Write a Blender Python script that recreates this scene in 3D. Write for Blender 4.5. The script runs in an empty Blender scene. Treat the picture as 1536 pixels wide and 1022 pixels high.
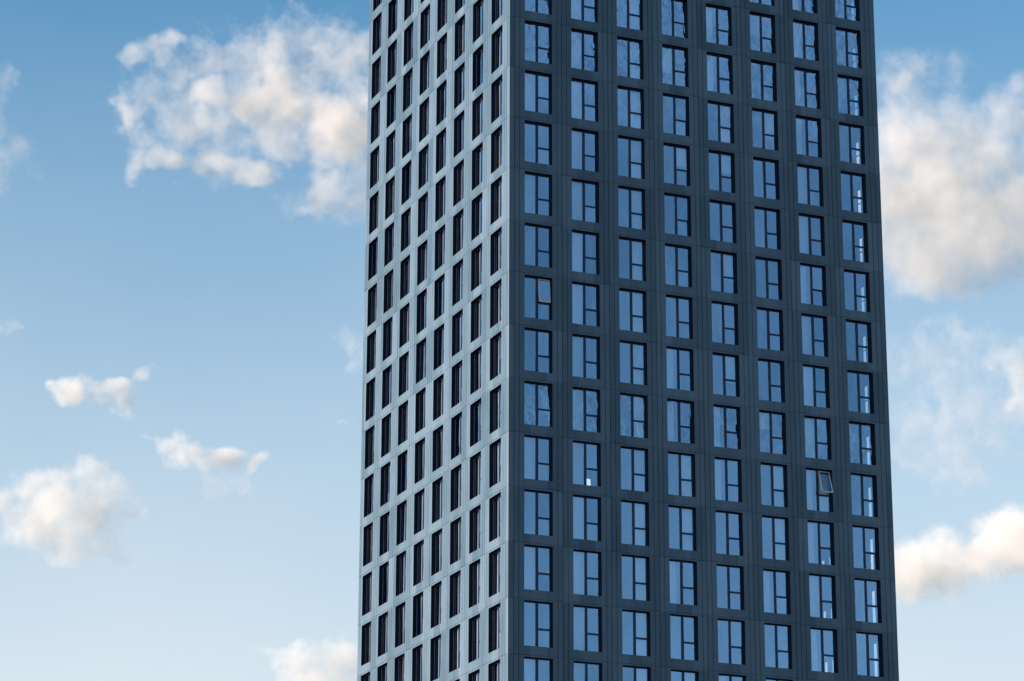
import bpy, bmesh, math, random
from mathutils import Vector, Matrix, Euler, noise
random.seed(7)
sc = bpy.context.scene
COL = sc.collection
PI = math.pi

# ------------------------------------------------------------------ camera
F, PITCH, ROLL, YAW = 4416.82, 0.3090816, -0.0025941, 0.3944359
CX, CY, Z0 = -0.18586, 150.46601, 66.92168
R0, SR, L0, SL = 0.931046, 2.817474, 1.009596, 2.844622
CAMZ = 1.7
cam_d = bpy.data.cameras.new('camera'); cam = bpy.data.objects.new('camera', cam_d); COL.objects.link(cam)
cam_d.sensor_width = 36.0; cam_d.lens = F / 1536 * 36
cam_d.clip_start = 0.5; cam_d.clip_end = 60000
right, up, fwd = Vector((1, 0, 0)), Vector((0, -math.sin(PITCH), math.cos(PITCH))), Vector((0, math.cos(PITCH), math.sin(PITCH)))
cr, sr_ = math.cos(ROLL), math.sin(ROLL)
r2, u2 = right * cr - up * sr_, right * sr_ + up * cr
M = Matrix((r2, u2, -fwd)).transposed().to_4x4(); M.translation = Vector((0, 0, CAMZ))
cam.matrix_world = M
sc.camera = cam

# ------------------------------------------------------------------ render, light
sc.view_settings.view_transform = 'Standard'; sc.view_settings.look = 'None'
sc.view_settings.exposure = 1.0; sc.view_settings.gamma = 1.0; sc.view_settings.use_curve_mapping = False
sc.render.engine = 'CYCLES'
sc.cycles.max_bounces = 12; sc.cycles.diffuse_bounces = 3; sc.cycles.glossy_bounces = 4
sc.cycles.transparent_max_bounces = 24; sc.cycles.volume_bounces = 20
sc.cycles.volume_step_rate = 0.3
sc.cycles.use_denoising = True
sc.cycles.caustics_reflective = False; sc.cycles.caustics_refractive = False
SUN_EL, SUN_PHI = math.radians(15), math.radians(20.5)
sdir = Vector((-math.cos(SUN_PHI) * math.cos(SUN_EL), -math.sin(SUN_PHI) * math.cos(SUN_EL), math.sin(SUN_EL)))
sun_d = bpy.data.lights.new('sun', 'SUN'); sun_d.energy = 5.0; sun_d.angle = math.radians(0.5); sun_d.color = (1.0, 0.825, 0.715)
sun = bpy.data.objects.new('sun', sun_d); COL.objects.link(sun)
sun.rotation_euler = sdir.to_track_quat('Z', 'Y').to_euler(); sun.location = (-60, -20, 120)

w = bpy.data.worlds.new('World'); sc.world = w; w.use_nodes = True
nt = w.node_tree; bg = nt.nodes['Background']; bg.inputs['Strength'].default_value = 0.12
sky = nt.nodes.new('ShaderNodeTexSky'); sky.sky_type = 'NISHITA'; sky.sun_disc = False
sky.sun_elevation = SUN_EL
# sky's sun azimuth: rotation 0 = +Y, clockwise
sky.sun_rotation = math.atan2(sdir.x, sdir.y)
sky.altitude = 0; sky.air_density = 1.0; sky.dust_density = 1.5; sky.ozone_density = 3.0

def wn(typ, **kw):
    nd = nt.nodes.new(typ)
    for k, v in kw.items(): setattr(nd, k, v)
    return nd
def wmath(op, a, b=0.0, c=0.0):
    nd = wn('ShaderNodeMath', operation=op)
    for i, v in enumerate((a, b, c)):
        if isinstance(v, bpy.types.NodeSocket): nt.links.new(v, nd.inputs[i])
        else: nd.inputs[i].default_value = v
    return nd.outputs[0]
tcw = wn('ShaderNodeTexCoord'); sx = wn('ShaderNodeSeparateXYZ'); nt.links.new(tcw.outputs['Generated'], sx.inputs[0])
X_, Y_, Z_ = sx.outputs
hl = wmath('SQRT', wmath('MAXIMUM', wmath('ADD', wmath('MULTIPLY', X_, X_), wmath('MULTIPLY', Y_, Y_)), 1e-4))
az = wmath('DIVIDE', wmath('ADD', wmath('MULTIPLY', X_, -0.42), wmath('MULTIPLY', Y_, 0.907)), hl)   # 1 towards the evening haze, -1 away from it
azr = wn('ShaderNodeMapRange', interpolation_type='SMOOTHSTEP'); nt.links.new(az, azr.inputs[0])
azr.inputs[1].default_value = -0.85; azr.inputs[2].default_value = 0.75; azr.inputs[3].default_value = 0.0; azr.inputs[4].default_value = 1.0
lin = wn('ShaderNodeMapRange'); nt.links.new(Z_, lin.inputs[0])
lin.inputs[1].default_value = 0.425; lin.inputs[2].default_value = 0.165; lin.inputs[3].default_value = 0.0; lin.inputs[4].default_value = 1.0
tz = wmath('POWER', lin.outputs[0], 1.2)
tt = wmath('MULTIPLY', tz, wmath('MULTIPLY_ADD', azr.outputs[0], 0.72, 0.28))
aa = wmath('MULTIPLY_ADD', azr.outputs[0], 0.35, 0.65)
tone = wn('ShaderNodeMix', data_type='RGBA', blend_type='MULTIPLY'); tone.inputs[0].default_value = 1.0
nt.links.new(sky.outputs[0], tone.inputs[6]); tone.inputs[7].default_value = (0.52, 0.865, 0.89, 1)
dim = wn('ShaderNodeVectorMath', operation='SCALE'); nt.links.new(tone.outputs[2], dim.inputs[0]); nt.links.new(aa, dim.inputs[3])
mn = wn('ShaderNodeTexNoise'); nt.links.new(tcw.outputs['Generated'], mn.inputs['Vector']); mn.inputs['Scale'].default_value = 9.0; mn.inputs['Detail'].default_value = 5.0
tt = wmath('MINIMUM', wmath('MAXIMUM', wmath('ADD', tt, wmath('MULTIPLY', wmath('SUBTRACT', mn.outputs[0], 0.5), 0.22)), 0.0), 1.0)
hz = wn('ShaderNodeMix', data_type='RGBA'); nt.links.new(tt, hz.inputs[0]); nt.links.new(dim.outputs[0], hz.inputs[6]); hz.inputs[7].default_value = (3.08, 3.42, 3.70, 1)
# bright veil added to the unseen sky behind the camera to lift the glass reflections
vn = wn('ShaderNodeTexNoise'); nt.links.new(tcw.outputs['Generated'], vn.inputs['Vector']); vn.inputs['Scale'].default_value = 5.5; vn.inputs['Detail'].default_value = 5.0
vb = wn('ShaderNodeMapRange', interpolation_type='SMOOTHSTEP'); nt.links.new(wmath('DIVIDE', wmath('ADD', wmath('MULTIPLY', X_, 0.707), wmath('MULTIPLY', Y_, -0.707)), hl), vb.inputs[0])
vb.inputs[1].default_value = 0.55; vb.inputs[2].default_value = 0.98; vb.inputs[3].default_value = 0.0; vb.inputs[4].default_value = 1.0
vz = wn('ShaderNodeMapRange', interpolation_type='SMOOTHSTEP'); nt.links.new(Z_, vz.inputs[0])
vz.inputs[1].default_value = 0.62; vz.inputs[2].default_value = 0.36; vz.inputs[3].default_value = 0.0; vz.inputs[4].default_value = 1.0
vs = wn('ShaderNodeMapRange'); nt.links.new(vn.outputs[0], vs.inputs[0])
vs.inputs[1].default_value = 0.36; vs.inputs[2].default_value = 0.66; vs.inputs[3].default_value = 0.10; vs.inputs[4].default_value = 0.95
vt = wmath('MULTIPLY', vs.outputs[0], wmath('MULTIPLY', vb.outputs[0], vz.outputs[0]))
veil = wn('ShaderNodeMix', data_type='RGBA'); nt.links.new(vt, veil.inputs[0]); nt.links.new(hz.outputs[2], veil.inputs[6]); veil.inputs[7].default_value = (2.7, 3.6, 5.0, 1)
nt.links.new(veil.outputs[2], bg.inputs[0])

# ------------------------------------------------------------------ material helpers
class N:
    def __init__(s, name):
        s.m = bpy.data.materials.new(name); s.m.use_nodes = True; s.t = s.m.node_tree; s.t.nodes.clear()
        s.out = s.n('ShaderNodeOutputMaterial')
    def n(s, typ, props=None, **inp):
        nd = s.t.nodes.new(typ)
        for k, v in (props or {}).items(): setattr(nd, k, v)
        for k, v in inp.items():
            k = k.replace('_', ' ')
            s.set(nd.inputs[int(k)] if k.isdigit() else nd.inputs[k], v)
        return nd
    def set(s, sock, v):
        if isinstance(v, bpy.types.NodeSocket): s.t.links.new(v, sock)
        elif isinstance(v, bpy.types.Node): s.t.links.new(v.outputs[0], sock)
        else: sock.default_value = v
    def math(s, op, a, b=0.0, c=0.0):
        nd = s.t.nodes.new('ShaderNodeMath'); nd.operation = op
        for i, v in enumerate((a, b, c)): s.set(nd.inputs[i], v)
        return nd.outputs[0]
    def mix(s, f, a, b):
        nd = s.t.nodes.new('ShaderNodeMix'); nd.data_type = 'RGBA'
        s.set(nd.inputs[0], f); s.set(nd.inputs[6], a); s.set(nd.inputs[7], b); return nd.outputs[2]
    def ramp(s, f, stops):
        nd = s.t.nodes.new('ShaderNodeValToRGB'); s.set(nd.inputs[0], f)
        while len(nd.color_ramp.elements) < len(stops): nd.color_ramp.elements.new(0.5)
        for e, (p, c) in zip(nd.color_ramp.elements, stops): e.position = p; e.color = c
        return nd.outputs[0]

def col(r, g, b): return (r, g, b, 1)

def mat_cladding():
    k = N('blue_grey_metal_cladding')
    tc = k.n('ShaderNodeTexCoord'); o = tc.outputs['Object']
    sep = k.n('ShaderNodeSeparateXYZ', Vector=o)
    u = k.math('ADD', sep.outputs[0], sep.outputs[1])
    # one tone per panel: cells follow the panel joints
    cu = k.math('FLOOR', k.math('DIVIDE', k.math('SUBTRACT', u, 0.35), 0.94))
    cz = k.math('FLOOR', k.math('DIVIDE', k.math('SUBTRACT', sep.outputs[2], Z0 + CAMZ + 0.05 - 300), 3.0))
    cv = k.n('ShaderNodeCombineXYZ', X=cu, Y=cz, Z=sep.outputs[0])
    wn = k.n('ShaderNodeTexWhiteNoise', {'noise_dimensions': '2D'}, Vector=cv)
    n1 = k.n('ShaderNodeTexNoise', Vector=o, Scale=0.35, Detail=3.0)
    mp = k.n('ShaderNodeMapping', Vector=o, Scale=(3.0, 3.0, 0.25))
    n2 = k.n('ShaderNodeTexNoise', Vector=mp, Scale=1.6, Detail=4.0)
    v = k.math('ADD', k.math('MULTIPLY', wn.outputs[0], 0.45), k.math('ADD', k.math('MULTIPLY', n1.outputs[0], 0.4), k.math('MULTIPLY', n2.outputs[0], 0.5)))
    c = k.ramp(k.math('SUBTRACT', v, 0.18), [(0.2, col(*PANEL_A)), (0.85, col(*PANEL_B))])
    wn2 = k.n('ShaderNodeTexWhiteNoise', {'noise_dimensions': '2D'}, Vector=k.n('ShaderNodeVectorMath', {'operation': 'ADD'}, **{'0': cv, '1': (7.3, 2.1, 0)}))
    n3 = k.n('ShaderNodeTexNoise', Vector=o, Scale=0.9, Detail=1.0)
    bump = k.n('ShaderNodeBump', Strength=0.35, Distance=0.02, Height=n3.outputs[0])
    rough = k.math('ADD', 0.36, k.math('MULTIPLY', wn2.outputs[0], 0.12))
    b = k.n('ShaderNodeBsdfPrincipled', Base_Color=c, Metallic=PANEL_METAL, Roughness=rough, Normal=bump, Specular_IOR_Level=0.35)
    k.set(k.out.inputs[0], b); return k.m

def mat_plain(name, c, rough=0.5, metal=0.0, var=0.25, scale=3.0, spec=0.5):
    k = N(name)
    tc = k.n('ShaderNodeTexCoord')
    n1 = k.n('ShaderNodeTexNoise', Vector=tc.outputs['Object'], Scale=scale, Detail=4.0)
    cc = k.mix(n1.outputs[0], col(*[x * (1 - var) for x in c]), col(*[min(1, x * (1 + var)) for x in c]))
    b = k.n('ShaderNodeBsdfPrincipled', Base_Color=cc, Roughness=rough, Metallic=metal, Specular_IOR_Level=spec)
    k.set(k.out.inputs[0], b); return k.m

def mat_glass(name, base, tint, trans, warp=1.0):
    k = N(name)
    tc = k.n('ShaderNodeTexCoord')
    geo = k.n('ShaderNodeNewGeometry')
    # roller waves and slight warping, stronger in some panes than in others
    n1 = k.n('ShaderNodeTexNoise', Vector=k.n('ShaderNodeMapping', Vector=geo.outputs['Position'], Scale=(1.9, 1.9, 0.7)), Scale=1.0, Detail=2.5)
    # the panes of the top storeys and of one storey lower down are the wavier ones
    zz = k.n('ShaderNodeSeparateXYZ', Vector=geo.outputs['Position']).outputs[2]
    top = k.n('ShaderNodeMapRange', Value=zz, From_Min=Z0 + CAMZ - 5.5, From_Max=Z0 + CAMZ - 0.5).outputs[0]
    mid = k.n('ShaderNodeMapRange', Value=k.math('ABSOLUTE', k.math('SUBTRACT', zz, Z0 + CAMZ - 22.2)), From_Min=1.6, From_Max=1.4).outputs[0]
    n2 = k.n('ShaderNodeTexNoise', Vector=geo.outputs['Position'], Scale=0.25, Detail=0.0).outputs[0]
    amt = k.math('MULTIPLY_ADD', k.math('MULTIPLY', k.math('MAXIMUM', top, mid), n2), 1.9 * warp, 0.10 * warp)
    bump = k.n('ShaderNodeBump', Strength=amt, Distance=0.06, Height=n1.outputs[0])
    # Schlick's Fresnel term, the same from either side of the pane
    dt = k.n('ShaderNodeVectorMath', {'operation': 'DOT_PRODUCT'}, **{'0': geo.outputs['Incoming'], '1': geo.outputs['Normal']}).outputs['Value']
    fr = k.math('MULTIPLY_ADD', k.math('POWER', k.math('SUBTRACT', 1.0, k.math('ABSOLUTE', dt)), 5.0), 0.957, 0.043)
    fac = k.math('MINIMUM', k.math('ADD', base, k.math('MULTIPLY', k.math('SUBTRACT', fr, 0.02), 2.0)), 1.0)
    gc = k.mix(k.math('MINIMUM', k.math('MULTIPLY', k.math('MAXIMUM', k.math('SUBTRACT', fr, 0.05), 0.0), 7.0), 1.0), col(*tint), col(0.96, 0.98, 1.0))
    gl = k.n('ShaderNodeBsdfGlossy', Color=gc, Roughness=0.004, Normal=bump)
    tr = k.n('ShaderNodeBsdfTransparent', Color=col(*trans))
    mx = k.n('ShaderNodeMixShader', **{'0': fac, '1': tr, '2': gl})
    k.set(k.out.inputs[0], mx); return k.m

def mat_cloud(name, blobs, s, dens, nscale, seed, lo, hi, amp):
    """vapour that thins out from each billow's middle, frayed by noise; object space, metres"""
    k = N(name)
    tc = k.n('ShaderNodeTexCoord'); p = tc.outputs['Object']
    n0 = k.n('ShaderNodeTexNoise', Vector=p, Scale=nscale * 0.75, Detail=4.0)
    wob = k.n('ShaderNodeVectorMath', {'operation': 'MULTIPLY_ADD'}, **{'0': n0.outputs[1], '1': (64 * s,) * 3, '2': (-32 * s,) * 3})
    p2 = k.n('ShaderNodeVectorMath', {'operation': 'ADD'}, **{'0': p, '1': wob.outputs[0]}).outputs[0]
    f = None
    for (x, y, z, rx, ry, rz) in blobs:
        q = k.n('ShaderNodeVectorMath', {'operation': 'MULTIPLY_ADD'}, **{'0': p2, '1': (1 / rx, 1 / ry, 1 / rz), '2': (-x / rx, -y / ry, -z / rz)}).outputs[0]
        d = k.n('ShaderNodeVectorMath', {'operation': 'DOT_PRODUCT'}, **{'0': q, '1': q}).outputs['Value']
        g = k.math('SUBTRACT', 1.0, d)
        f = g if f is None else k.math('SMOOTH_MAX', f, g, 0.5)
    n1 = k.n('ShaderNodeTexNoise', {'noise_dimensions': '4D'}, Vector=p, W=seed, Scale=nscale, Detail=8.0, Roughness=0.66)
    h = k.math('MULTIPLY_ADD', k.math('SUBTRACT', n1.outputs[0], 0.5), amp, f)
    d = k.n('ShaderNodeMapRange', {'interpolation_type': 'SMOOTHSTEP'}, Value=h, From_Min=lo, From_Max=hi, To_Min=0.0, To_Max=dens)
    v = k.n('ShaderNodeVolumePrincipled', Color=col(1.0, 0.962, 0.912), Density=d.outputs[0], Anisotropy=0.0)  # warmth of the low sun is tinted into the vapour's scattering colour
    k.set(k.out.inputs[1], v); return k.m

PANEL_A, PANEL_B, PANEL_METAL = (0.046, 0.086, 0.120), (0.112, 0.166, 0.220), 0.0
M_CLAD = mat_cladding()
def mat_matt(name, c, var=0.25, scale=3.0):
    k = N(name)
    n1 = k.n('ShaderNodeTexNoise', Vector=k.n('ShaderNodeTexCoord').outputs['Object'], Scale=scale, Detail=4.0)
    k.set(k.out.inputs[0], k.n('ShaderNodeBsdfDiffuse', Color=k.mix(n1.outputs[0], col(*[x * (1 - var) for x in c]), col(*[x * (1 + var) for x in c])), Roughness=0.8)); return k.m
M_REVEAL = mat_matt('black_matt_reveal', (0.018, 0.027, 0.052))
M_FRAME = mat_plain('navy_window_frame', (0.012, 0.022, 0.060), 0.35, 0.0, 0.25, 3.0, 0.3)
M_SASH = mat_plain('pale_sash_edge', (0.80, 0.76, 0.76), 0.5, 0.0)
M_GLASS = mat_glass('coated_blue_glass', 0.38, (0.42, 0.72, 1.0), (0.86, 0.93, 0.97))
M_GLASS_SIDE = mat_glass('coated_blue_glass', 0.38, (0.42, 0.72, 1.0), (0.86, 0.93, 0.97), 0.12)
M_CLEAR = mat_glass('clear_glass', 0.0, (0.9, 0.95, 1.0), (0.95, 0.98, 1.0), 0.05)
M_CURTAIN = mat_plain('white_curtain', (0.82, 0.83, 0.82), 0.9, 0.0, 0.06)
M_DRAPE = mat_plain('beige_drape', (0.34, 0.32, 0.27), 0.9, 0.0, 0.25, 0.4)
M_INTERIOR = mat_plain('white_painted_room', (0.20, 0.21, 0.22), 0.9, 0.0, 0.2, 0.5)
M_PLASTER = mat_matt('white_plaster', (0.55, 0.55, 0.52), 0.05)
M_ROOF = mat_plain('grey_roof_membrane', (0.2, 0.2, 0.2), 0.9)
M_GROUND = mat_plain('grey_paving', (0.16, 0.16, 0.15), 0.9, 0.0, 0.4, 0.02)

# ------------------------------------------------------------------ object helpers
def link(name, me, parent=None):
    o = bpy.data.objects.new(name, me); COL.objects.link(o)
    if parent: o.parent = parent
    return o

class MB:
    """collects vertices and faces of one mesh"""
    def __init__(s): s.v = []; s.f = []; s.mi = []; s.ix = {}
    def vert(s, p):
        key = (round(p[0], 4), round(p[1], 4), round(p[2], 4))
        i = s.ix.get(key)
        if i is None: i = len(s.v); s.v.append(tuple(p)); s.ix[key] = i
        return i
    def quad(s, a, b, c, d, m=0):
        s.f.append([s.vert(q) for q in (a, b, c, d)]); s.mi.append(m)
    def box(s, lo, hi, m=0):
        (x0, y0, z0), (x1, y1, z1) = lo, hi
        base = len(s.v)
        s.v += [(x0,y0,z0),(x1,y0,z0),(x1,y1,z0),(x0,y1,z0),(x0,y0,z1),(x1,y0,z1),(x1,y1,z1),(x0,y1,z1)]
        for q in ((0,3,2,1),(4,5,6,7),(0,1,5,4),(1,2,6,5),(2,3,7,6),(3,0,4,7)):
            s.f.append([base + i for i in q]); s.mi.append(m)
    def build(s, name, mats, parent=None, xf=None, smooth=False):
        me = bpy.data.meshes.new(name)
        vs = [xf(p) for p in s.v] if xf else s.v
        me.from_pydata(vs, [], s.f)
        for m in mats: me.materials.append(m)
        me.polygons.foreach_set('material_index', s.mi)
        me.validate(); me.update()
        bm = bmesh.new(); bm.from_mesh(me); bmesh.ops.recalc_face_normals(bm, faces=bm.faces); bm.to_mesh(me); bm.free()
        if smooth: me.polygons.foreach_set('use_smooth', [True] * len(me.polygons))
        return link(name, me, parent)

# ------------------------------------------------------------------ tower
W, H, PITCHZ = 1.64, 2.42, 3.0
DEPTH, WALL = 0.235, 0.38
WD = 23.25
ROW_LO, ROW_HI = -4, 14                    # openings built, row 0 = first full row at the nearest corner
ZT = lambda r: Z0 + CAMZ - PITCHZ * r      # top of an opening
ZTOP, ZBOT = ZT(ROW_LO) + 4.2, 0.0
xf_front = lambda p: (p[0], -p[2], p[1])            # u along, v up, w outward  (facade that recedes to the right)
xf_side = lambda p: (-p[2], p[0], p[1])             # facade that recedes to the left
xf_far = lambda p: (WD + p[2], p[0], p[1])          # far facade, seen only through the corner rooms
xf_back = lambda p: (p[0], WD + p[2], p[1])

tower = bpy.data.objects.new('tower_block', None); COL.objects.link(tower)
tower.location = (CX, CY, 0); tower.rotation_euler = (0, 0, YAW)
tower['label'] = 'tall dark blue-grey apartment tower with a grid of recessed windows on both faces'
tower['category'] = 'building'

EDGE = 0.03   # the corner trims stand here
def facade(off, step, ncol, rows, name, xf):
    """wall sheet with openings, vertical standing ribs on the piers and a joint at every floor"""
    us = [EDGE, WD - EDGE]; g = 0.024
    ribs = []
    def pier(a, b):
        n = max(2, round((b - a) / 0.28)); s = (b - a) / n
        for i in range(1, n): ribs.append((a + s * i, 0.040 if i == n // 2 else 0.034))
    cols = [(off + step * c, off + step * c + W) for c in range(ncol)]
    edges = [EDGE] + [x for c in cols for x in c] + [WD - EDGE]
    for i in range(0, len(edges), 2): pier(edges[i], edges[i + 1])
    for a, b in cols: us += [a, b]
    gu = {}
    for x, d in ribs:
        us += [x - g, x, x + g]; gu[round(x, 5)] = d
    zs = [ZBOT, ZTOP]; gz = {}
    r = rows[0]
    for r in range(ROW_LO - 1, 23):
        j = ZT(r) + 0.10
        if 0.5 < j < ZTOP - 0.5: zs += [j - 0.012, j, j + 0.012]; gz[round(j, 5)] = 0.022
    for r in rows: zs += [ZT(r), ZT(r) - H]
    us = sorted(set(round(x, 5) for x in us)); zs = sorted(set(round(z, 5) for z in zs))
    opens = set((round(a, 5)) for a, b in cols); tops = set(round(ZT(r) - H, 5) for r in rows)
    ends = {round(a, 5): round(b, 5) for a, b in cols}
    inopen_u = [False] * len(us)
    for i, x in enumerate(us[:-1]):
        m = (x + us[i + 1]) / 2
        inopen_u[i] = any(a < m < b for a, b in cols)
    inopen_z = [any(ZT(r) - H < (z + zs[i + 1]) / 2 < ZT(r) for r in rows) for i, z in enumerate(zs[:-1])] + [False]
    mb = MB()
    hgt = lambda x, z: -max(gu.get(x, 0), gz.get(z, 0))
    for i in range(len(us) - 1):
        for j in range(len(zs) - 1):
            if inopen_u[i] and inopen_z[j]: continue
            a, b, c, d = (us[i], zs[j]), (us[i+1], zs[j]), (us[i+1], zs[j+1]), (us[i], zs[j+1])
            mb.quad(*[(x, z, hgt(x, z)) for x, z in (a, b, c, d)])
    for a, b in cols:                       # reveals
        for r in rows:
            t, s = ZT(r), ZT(r) - H
            q = [(a, s), (b, s), (b, t), (a, t)]
            for k in range(4):
                (x0, z0), (x1, z1) = q[k], q[(k + 1) % 4]
                mb.quad((x0, z0, 0), (x1, z1, 0), (x1, z1, -DEPTH - 0.06), (x0, z0, -DEPTH - 0.06), 1)
                mb.quad((x0, z0, -DEPTH - 0.06), (x1, z1, -DEPTH - 0.06), (x1, z1, -WALL), (x0, z0, -WALL), 2)
    return mb.build(name, [M_CLAD, M_REVEAL, M_PLASTER], tower, xf)

rows_all = list(range(ROW_LO, ROW_HI + 1))
facade(R0, SR, 8, rows_all, 'facade', xf_front)
facade(L0, SL, 8, rows_all, 'facade', xf_side)
facade(L0, SL, 4, rows_all, 'facade', xf_far)
facade(R0, SR, 0, rows_all, 'facade', xf_back)

def trim(cx, cy, a0):
    mb = MB(); n = 6; R = EDGE
    pts = [(cx + R * math.cos(a0 + i * PI / 2 / n), cy + R * math.sin(a0 + i * PI / 2 / n)) for i in range(n + 1)]
    for (x0, y0), (x1, y1) in zip(pts, pts[1:]):
        mb.quad((x0, y0, ZBOT), (x1, y1, ZBOT), (x1, y1, ZTOP), (x0, y0, ZTOP))
    o = mb.build('corner_trim', [M_CLAD], tower, smooth=True)
trim(EDGE, EDGE, PI); trim(WD - EDGE, EDGE, 1.5 * PI); trim(EDGE, WD - EDGE, 0.5 * PI); trim(WD - EDGE, WD - EDGE, 0)
mb = MB(); mb.box((0.12, 0.12, ZTOP - 1.0), (WD - 0.12, WD - 0.12, ZTOP - 0.7)); mb.build('roof', [M_ROOF], tower)

# rooms behind the glass
def interior():
    mb = MB(); I = WALL + 0.02
    lo, hi = I, WD - I
    for r in range(ROW_LO - 1, ROW_HI + 1):
        z = ZT(r) - H - 0.06                 # floor level of row r
        mb.box((lo, lo, z - 0.22), (hi, hi, z))
    for r in range(ROW_LO, ROW_HI + 1):
        a, b = ZT(r) - H - 0.055, ZT(r) + 0.29
        mb.box((5.4, 5.4, a), (16.9, 17.5, b))          # core
        wide = r >= 8
        for c in range(1, 8):
            if c == 7 and wide: continue
            if c % 2 == 0 and c != 6 and random.random() < 0.5: continue
            x = R0 + SR * c - (SR - W) / 2
            mb.box((x - 0.06, lo, a), (x + 0.06, 5.39 if c < 6 else (11.4 if c == 6 else 5.39), b))
        for c in range(1, 8):
            y = L0 + SL * c - (SL - W) / 2
            mb.box((lo, y - 0.06, a), (5.39, y + 0.06, b))
        if wide: mb.box((16.91, 11.41, a), (hi, 11.5, b))
        else: mb.box((16.91, 5.3, a), (hi, 5.38, b))
        mb.box((21.25 if wide else 20.6, 3.62, a), (hi, 3.70, b))
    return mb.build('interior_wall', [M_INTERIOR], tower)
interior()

# ---- one window: frame mesh, glazing, and what hangs in it
FO, FW, FM = 0.06, 0.075, 0.076             # frame border, depth, half mullion
MUL = W * 0.502; TRZ = H * 0.405
def bars(mb, off=(0, 0, 0), m=0, transom=True, skip_sash=False):
    x, z, y = off
    def b(u0, u1, v0, v1, w0, w1): mb.box((x + u0, z + v0, y + w0), (x + u1, z + v1, y + w1), m)
    d0, d1 = -DEPTH - FW, -DEPTH
    b(0, FO, 0, H, d0, d1); b(W - FO, W, 0, H, d0, d1)
    b(FO, W - FO, 0, FO, d0, d1 + 0.003); b(FO, W - FO, H - FO, H, d0, d1 + 0.003)
    b(MUL - FM, MUL + FM, FO, H - FO, d0, d1 + 0.006)
    b(MUL + FM, W - FO, TRZ - 0.055, TRZ + 0.055, d0, d1 + 0.002)
PANES = [(FO, MUL - FM, FO, H - FO), (MUL + FM, W - FO, FO, TRZ - 0.055), (MUL + FM, W - FO, TRZ + 0.055, H - FO)]
def panes(mb, off=(0, 0, 0), m=0, rnd=None, which=(0, 1, 2)):
    x, z, y = off
    for k in which:
        u0, u1, v0, v1 = PANES[k]; w = -DEPTH - 0.012
        e = [0, 0, 0, 0]
        if rnd:
            tx, tz = rnd.uniform(-.007, .007), rnd.uniform(-.007, .007)
            e = [-tx - tz, tx - tz, tx + tz, -tx + tz]
        mb.quad((x+u0, z+v0, y+w+e[0]), (x+u1, z+v0, y+w+e[1]), (x+u1, z+v1, y+w+e[2]), (x+u0, z+v1, y+w+e[3]), m)

fmb = MB(); bars(fmb)
win0 = fmb.build('window', [M_FRAME], None, xf_front); FRAME_ME = win0.data; bpy.data.objects.remove(win0)
GL = []
for i in range(10):
    g = MB(); panes(g, rnd=random.Random(i)); o = g.build('glazing', [M_GLASS], None, xf_front); GL.append(o.data); bpy.data.objects.remove(o)
gopen = MB(); panes(gopen, which=(0, 1)); o = gopen.build('glazing', [M_GLASS], None, xf_front); GL_OPEN = o.data; bpy.data.objects.remove(o)

def curtain_mesh(u0, u1, v0, v1, wave=0.03, seed=0):
    """hanging cloth with folds, a little way behind the glass"""
    rnd = random.Random(seed); mb = MB(); n = max(8, int((u1 - u0) / 0.03)); w = -WALL - 0.10
    ph = rnd.random() * 6
    pt = lambda i: (u0 + (u1 - u0) * i / n, w - wave * (0.5 + 0.5 * math.sin(ph + i * 1.15 + 0.6 * math.sin(i * 0.37))))
    for i in range(n):
        (a, wa), (b, wb) = pt(i), pt(i + 1)
        mb.quad((a, v0, wa), (b, v0, wb), (b, v1, wb), (a, v1, wa))
    o = mb.build('curtain', [M_CURTAIN], None, xf_front, smooth=True); me = o.data; bpy.data.objects.remove(o)
    sol = None
    return me
def blind_mesh(u0, u1, v0, v1):
    mb = MB(); mb.box((u0, v0, -WALL - 0.07), (u1, v1, -WALL - 0.065)); mb.box((u0, v0 - 0.03, -WALL - 0.08), (u1, v0, -WALL - 0.055))
    o = mb.build('blind', [M_CURTAIN], None, xf_front); me = o.data; bpy.data.objects.remove(o); return me
CUR = {
 'left': [curtain_mesh(0.02, 0.62, -0.03, H + 0.03, seed=s) for s in range(3)],
 'leftfull': [curtain_mesh(0.0, MUL + 0.04, -0.03, H + 0.03, seed=s + 5) for s in range(3)],
 'right': [curtain_mesh(1.02, W + 0.05, -0.03, H + 0.03, seed=s + 9) for s in range(3)],
 'rightfull': [curtain_mesh(MUL, W + 0.05, -0.03, H + 0.03, seed=s + 12) for s in range(3)],
}
BL = [blind_mesh(MUL + 0.02, W - 0.02, h, H) for h in (0.9, 1.3, 1.7)] + [blind_mesh(0.02, MUL - 0.02, h, H) for h in (0.9, 1.5)]

def sash(parent, ang):
    """top-hung casement in the upper right light, pushed outwards at its foot"""
    u0, u1, v0, v1 = PANES[2]; t = 0.042; hh = v1 - v0
    mb = MB()
    mb.box((0, -hh, -0.05), (t, 0, 0)); mb.box((u1-u0-t, -hh, -0.05), (u1-u0, 0, 0))
    mb.box((t, -hh, -0.048), (u1-u0-t, -hh+t, -0.002)); mb.box((t, -t, -0.048), (u1-u0-t, 0, -0.002))
    mb.quad((t, -hh+t, -0.02), (u1-u0-t, -hh+t, -0.02), (u1-u0-t, -t, -0.02), (t, -t, -0.02), 1)
    o = mb.build('sash', [M_SASH, M_GLASS], parent, xf_front)
    o.location = (u0, DEPTH - 0.01, v1); o.rotation_euler = (ang, 0, 0)
    o['label'] = 'pale edged casement tilted open at its foot'
    return o

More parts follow.
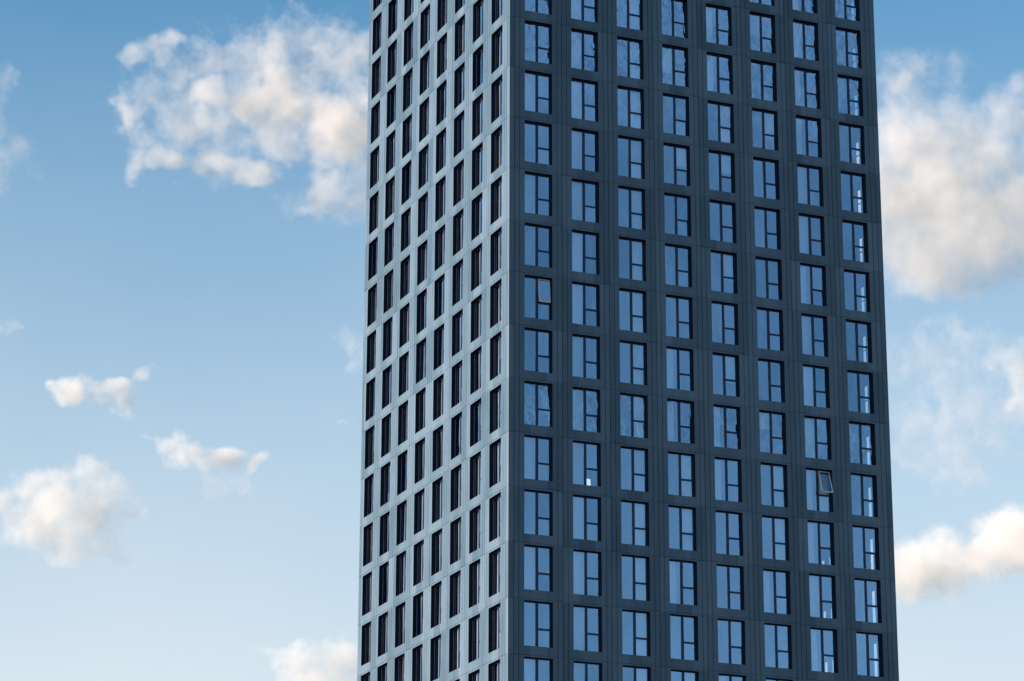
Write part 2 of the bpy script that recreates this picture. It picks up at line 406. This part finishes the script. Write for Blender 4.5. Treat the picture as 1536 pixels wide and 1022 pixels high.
visible = []
for c in range(8):
    for r in range(-2, 13): visible.append((c, r))
visible = [(c, r) for c, r in visible if not (r == -2 and c < 5)]
rr = random.Random(11)
for c, r in visible:
    wn = link('window', FRAME_ME, tower); wn.location = (R0 + SR * c, 0, ZT(r) - H)
    is_open = (c, r) in ((0, 5), (6, 8))
    gl = link('glazing', GL_OPEN if is_open else rr.choice(GL), wn)
    if is_open:
        sash(wn, -math.radians(5 if c == 0 else 17))
        wn['label'] = 'window with its upper right casement pushed open' if c == 6 else 'window with its pale upper right casement ajar'
    kind = None
    x = rr.random()
    if (c, r) == (6, 8): link('curtain', CUR['right'][0], wn)
    if c == 1: kind = 'leftfull' if r >= -1 else None
    elif c == 2: kind = 'right' if x < 0.75 else 'rightfull'
    elif c == 6: kind = 'left' if x < 0.6 else 'leftfull'
    elif c == 7: kind = None
    elif c == 0 and x < 0.45: kind = 'leftfull'
    elif x < 0.25: kind = 'left'
    elif x < 0.36: kind = 'right'
    elif x < 0.42: kind = 'leftfull'
    if kind:
        link('curtain', rr.choice(CUR[kind]), wn)
    elif c != 7 and rr.random() < 0.30:
        link('blind', rr.choice(BL), wn)

# the smaller, steeply foreshortened windows of the other face (and those beyond the frame) are one part
def rest(xf, off, step, cols, rows, glassm, name, simple=False):
    mb = MB(); rnd = random.Random(3)
    for c in cols:
        for r in rows:
            o = (off + step * c, ZT(r) - H, 0)
            if simple:                       # slim frames on the face only seen through the corner rooms
                d = -0.10
                mb.box((o[0], o[1], d), (o[0] + 0.03, o[1] + H, d + 0.04)); mb.box((o[0] + W - 0.03, o[1], d), (o[0] + W, o[1] + H, d + 0.04))
                mb.box((o[0] + 0.03, o[1] + 1.5, d), (o[0] + W - 0.03, o[1] + 1.56, d + 0.04))
                mb.quad((o[0] + 0.03, o[1], d + 0.02), (o[0] + W - 0.03, o[1], d + 0.02), (o[0] + W - 0.03, o[1] + H, d + 0.02), (o[0] + 0.03, o[1] + H, d + 0.02), 1)
                mb.box((o[0] - 0.02, o[1] - 0.02, -WALL - 0.06), (o[0] + 0.58, o[1] + H, -WALL - 0.05), 2)
                continue
            t = MB(); bars(t); panes(t, (0, 0, 0), 1, rnd)          # handed the other way round on this face
            for fc, m in zip(t.f, t.mi): mb.quad(*[(o[0] + W - t.v[q][0], o[1] + t.v[q][1], t.v[q][2]) for q in reversed(fc)], m)
            if c == 0 and glassm is M_GLASS_SIDE: mb.box((o[0] - 0.05, o[1] - 0.03, -WALL - 0.09), (o[0] + W + 0.05, o[1] + H + 0.02, -WALL - 0.08), 2)  # full-width drape added to keep sunlight out of the corner rooms
            else:
                for u, p in ((1.0, 0.85), (0.02, 0.4)):     # drapes hang near the far jamb in most rooms
                    if rnd.random() < p:
                        n = 10; ww = rnd.uniform(0.45, 0.66)
                        for q in range(n):
                            a, b = o[0] + u + ww * q / n, o[0] + u + ww * (q + 1) / n
                            za, zb = (-WALL - 0.06 - 0.03 * (q % 2)), (-WALL - 0.06 - 0.03 * ((q + 1) % 2))
                            mb.quad((a, o[1], za), (b, o[1], zb), (b, o[1] + H + 0.02, zb), (a, o[1] + H + 0.02, za), 2)
    ob = mb.build(name, [M_FRAME, glassm, M_DRAPE], tower, xf); ob['kind'] = 'stuff'
    return ob
rest(xf_side, L0, SL, range(8), rows_all, M_GLASS_SIDE, 'window_bank')
rest(xf_far, L0, SL, range(4), rows_all, M_CLEAR, 'window_bank', True)
hidden = MB()
for r in rows_all:
    for c in range(8):
        if (c, r) not in visible:
            o = (R0 + SR * c, ZT(r) - H, 0); bars(hidden, o); panes(hidden, o, 1)
ob = hidden.build('window_bank', [M_FRAME, M_GLASS], tower, xf_front); ob['kind'] = 'stuff'

# a bright lamp shade close behind the lower pane of one window of the second column
def lamp():
    e = N('lit_white_shade'); bs = e.n('ShaderNodeBsdfPrincipled', Base_Color=col(0.8, 0.8, 0.78), Roughness=0.8, Emission_Color=col(0.82, 0.93, 1.0), Emission_Strength=0.6)
    e.set(e.out.inputs[0], bs)
    t = bpy.data.objects.new('table_lamp', None); COL.objects.link(t)
    loc = Vector((R0 + SR + 1.10, WALL + 0.30, ZT(8) - H - 0.02)); t.rotation_euler = (0, 0, YAW)
    t.location = Matrix.Rotation(YAW, 3, 'Z') @ loc + Vector((CX, CY, 0))
    t['label'] = 'lit white lamp behind the lower pane beside a pale curtain'; t['category'] = 'lamp'
    m = MB(); n = 20
    for i in range(n):
        a, b = 2 * PI * i / n, 2 * PI * (i + 1) / n
        m.quad((0.22 * math.cos(a), 0.22 * math.sin(a), 0.12), (0.22 * math.cos(b), 0.22 * math.sin(b), 0.12), (0.20 * math.cos(b), 0.20 * math.sin(b), 0.52), (0.20 * math.cos(a), 0.20 * math.sin(a), 0.52))
    m.build('lamp_shade', [e.m], t, smooth=True)
    m = MB(); pr = [(0.09, 0.0), (0.085, 0.02), (0.02, 0.04), (0.018, 0.30)]
    for (q0, z0), (q1, z1) in zip(pr, pr[1:]):
        for i in range(n):
            a, b = 2 * PI * i / n, 2 * PI * (i + 1) / n
            m.quad((q0 * math.cos(a), q0 * math.sin(a), z0), (q0 * math.cos(b), q0 * math.sin(b), z0), (q1 * math.cos(b), q1 * math.sin(b), z1), (q1 * math.cos(a), q1 * math.sin(a), z1))
    m.build('lamp_base', [M_CURTAIN], t, smooth=True)
lamp()

# ------------------------------------------------------------------ ground
mb = MB(); S = 30000
mb.quad((-S, -S, 0), (S, -S, 0), (S, S, 0), (-S, S, 0))
g = mb.build('ground', [M_GROUND]); g['kind'] = 'structure'
# ------------------------------------------------------------------ clouds: closed puffed bodies far off, filled with scattering vapour
PXM = lambda D: D / F
def direction(px, py):
    return (r2 * ((px - 768) / F) + u2 * ((511 - py) / F) + fwd)
def cloud(label, D, blobs, dens, seed, amp=3.2, vox=4.0, nscale=0.024, lo=0.0, hi=1.05):
    """blobs: x, y, half width, half height, half thickness, all in 1/4417 of the distance"""
    s = PXM(D); cxp = sum(b[0] for b in blobs) / len(blobs); cyp = sum(b[1] for b in blobs) / len(blobs)
    centre = direction(cxp, cyp) * D + Vector((0, 0, CAMZ))
    rnd = random.Random(seed)
    bm = bmesh.new(); field = []
    for x, y, rx, ry, rz in blobs:
        k = bmesh.ops.create_icosphere(bm, subdivisions=3, radius=1.0)['verts']
        dz = rnd.uniform(-.3, .3) * rz; E = 1.12
        c = ((x - cxp) * s, (cyp - y) * s, dz * s); rad = (rx * E * s, ry * E * s, rz * E * s)
        field.append((*c, *rad))
        for v in k: v.co = Vector((c[i] + v.co[i] * (rad[i] * 1.18 + 4 * s) for i in range(3)))
    me = bpy.data.meshes.new('raw'); bm.to_mesh(me); bm.free()
    o = bpy.data.objects.new('raw', me); COL.objects.link(o)
    md = o.modifiers.new('r', 'REMESH'); md.mode = 'VOXEL'; md.voxel_size = vox * s
    dg = bpy.context.evaluated_depsgraph_get()
    me2 = bpy.data.meshes.new_from_object(o.evaluated_get(dg)); bpy.data.objects.remove(o); bpy.data.meshes.remove(me)
    off = Vector((seed * 17.3, seed * 5.1, seed * 9.7)); f = 1 / (38 * s)
    nv = [v.normal.copy() for v in me2.vertices]
    for v, n in zip(me2.vertices, nv):
        v.co += n * (noise.fractal(v.co * f + off, 0.9, 2.1, 4) * 6 * s)
    me2.name = 'cloud'; me2.update()
    me2.materials.clear()
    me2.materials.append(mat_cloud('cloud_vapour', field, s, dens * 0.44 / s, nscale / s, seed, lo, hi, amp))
    ob = link('cloud', me2)
    rot = Matrix((r2, u2, -fwd)).transposed().to_4x4(); rot.translation = centre
    ob.matrix_world = rot
    ob['label'] = label; ob['category'] = 'cloud'; ob['group'] = 'clouds in the evening sky'
    return ob

cloud('large ragged pink-white cloud left of the tower top, running behind it', 3600, [
 (262,60,34,20,14),(211,88,28,20,12),(235,80,30,18,10),(290,80,34,22,9),(330,88,45,26,12),(400,92,55,34,20),(480,62,60,36,9),(530,90,50,45,16),
 (196,165,22,22,18),(170,150,8,6,6),(225,168,26,14,9),(252,170,34,14,11),(313,142,36,24,22),(420,152,84,46,50),(510,190,70,60,50),
 (203,258,20,22,10),(225,245,24,18,10),(275,238,30,18,14),(348,252,34,20,16),(252,240,30,22,24),(310,240,40,22,26),(385,258,44,24,26),(292,196,46,32,9),(425,218,66,34,26),
 (330,160,160,115,12),(440,110,120,100,14),(300,72,46,26,10),(222,125,34,30,7),(228,215,40,40,7),(470,80,100,70,7),(520,290,70,55,16),(450,300,45,30,6),(580,200,50,90,40),(590,110,50,50,20)], 0.050, 1)
cloud('big soft cream cloud filling the sky right of the tower top', 4200, [
 (1370,120,90,56,11),(1440,195,110,54,19),(1400,300,120,80,46),(1510,330,95,105,46),(1380,410,78,44,26),(1530,170,80,60,15),
 (1300,300,70,120,39),(1590,280,80,150,46),(1460,420,80,34,16),(1430,240,130,70,31),(1450,350,110,80,39),(1360,200,60,60,18),(1400,380,110,70,40),(1370,230,80,90,36)], 0.055, 2, amp=1.5, hi=1.2)
cloud('small two-lobed white cloud at left, topmost of the small ones', 3000, [
 (109,584,36,22,22),(82,577,20,11,10),(148,581,42,14,14),(178,577,26,13,13),(212,560,20,15,14),(189,612,18,26,14),(165,590,46,20,10)], 0.085, 3, vox=2.5)
cloud('narrow sloping cloud with a bright upper rim beside the plump left cloud', 3000, [
 (225,655,16,5,5),(258,664,26,17,16),(283,682,32,18,16),(318,694,36,17,14),(350,688,30,18,18),(388,694,20,16,12),(350,728,52,26,4),(305,688,60,18,12)], 0.080, 4, vox=2.5)
cloud('plump bright cream cloud at the lower left edge', 3000, [
 (69,738,58,34,23),(90,772,84,54,32),(138,706,30,27,16),(190,770,34,28,9),(150,742,40,34,19),(150,815,40,28,16),(106,825,58,28,18),(176,836,34,26,8),(150,800,50,40,14),(6,762,34,38,19),(25,800,36,26,13),(110,760,90,60,19)], 0.050, 5, vox=3)
cloud('low white cloud cut by the bottom edge left of the tower', 3200, [
 (450,990,48,26,26),(510,985,46,34,26),(418,975,40,10,10),(480,1022,64,34,30),(550,1010,50,40,26)], 0.045, 6, vox=3)
cloud('faint wisp against the left side of the tower', 3100, [
 (524,515,22,26,8),(531,548,16,18,7),(548,530,22,34,9)], 0.035, 7, vox=2.5)
cloud('tiny puff by the tower edge below the faint wisp', 3100, [
 (512,628,11,8,6),(522,634,9,7,4)], 0.035, 8, vox=1.8)
cloud('thin blue-white veil on the upper left edge', 3300, [
 (4,122,28,26,7),(-20,180,36,60,9),(18,238,42,34,8),(-30,270,50,40,9),(50,255,26,18,3)], 0.035, 9, vox=3)
cloud('tiny thin cloud at the left edge halfway down', 3300, [
 (12,494,26,10,6),(-10,488,24,14,7)], 0.04, 10, vox=2.2)
cloud('broken thin clouds between the two cream banks on the right', 3400, [
 (1448,506,58,18,8),(1400,490,40,16,6),(1372,570,32,22,3),(1380,692,42,18,6),(1425,675,44,16,6),(1490,663,36,23,16),(1455,705,30,16,5),(1440,640,120,95,12),(1420,540,120,65,10)], 0.034, 11, vox=3)
cloud('white cloud cut by the right edge above the cream pair', 3400, [
 (1532,552,34,44,20),(1505,540,26,18,9),(1520,608,22,12,10),(1560,590,40,50,22)], 0.05, 12, vox=3)
cloud('wide double-humped cream cloud at the lower right', 3300, [
 (1405,846,70,52,50),(1352,862,48,46,40),(1523,812,74,60,54),(1465,840,50,40,40),(1590,800,70,60,44),(1310,850,44,40,30)], 0.050, 13, vox=3.5)
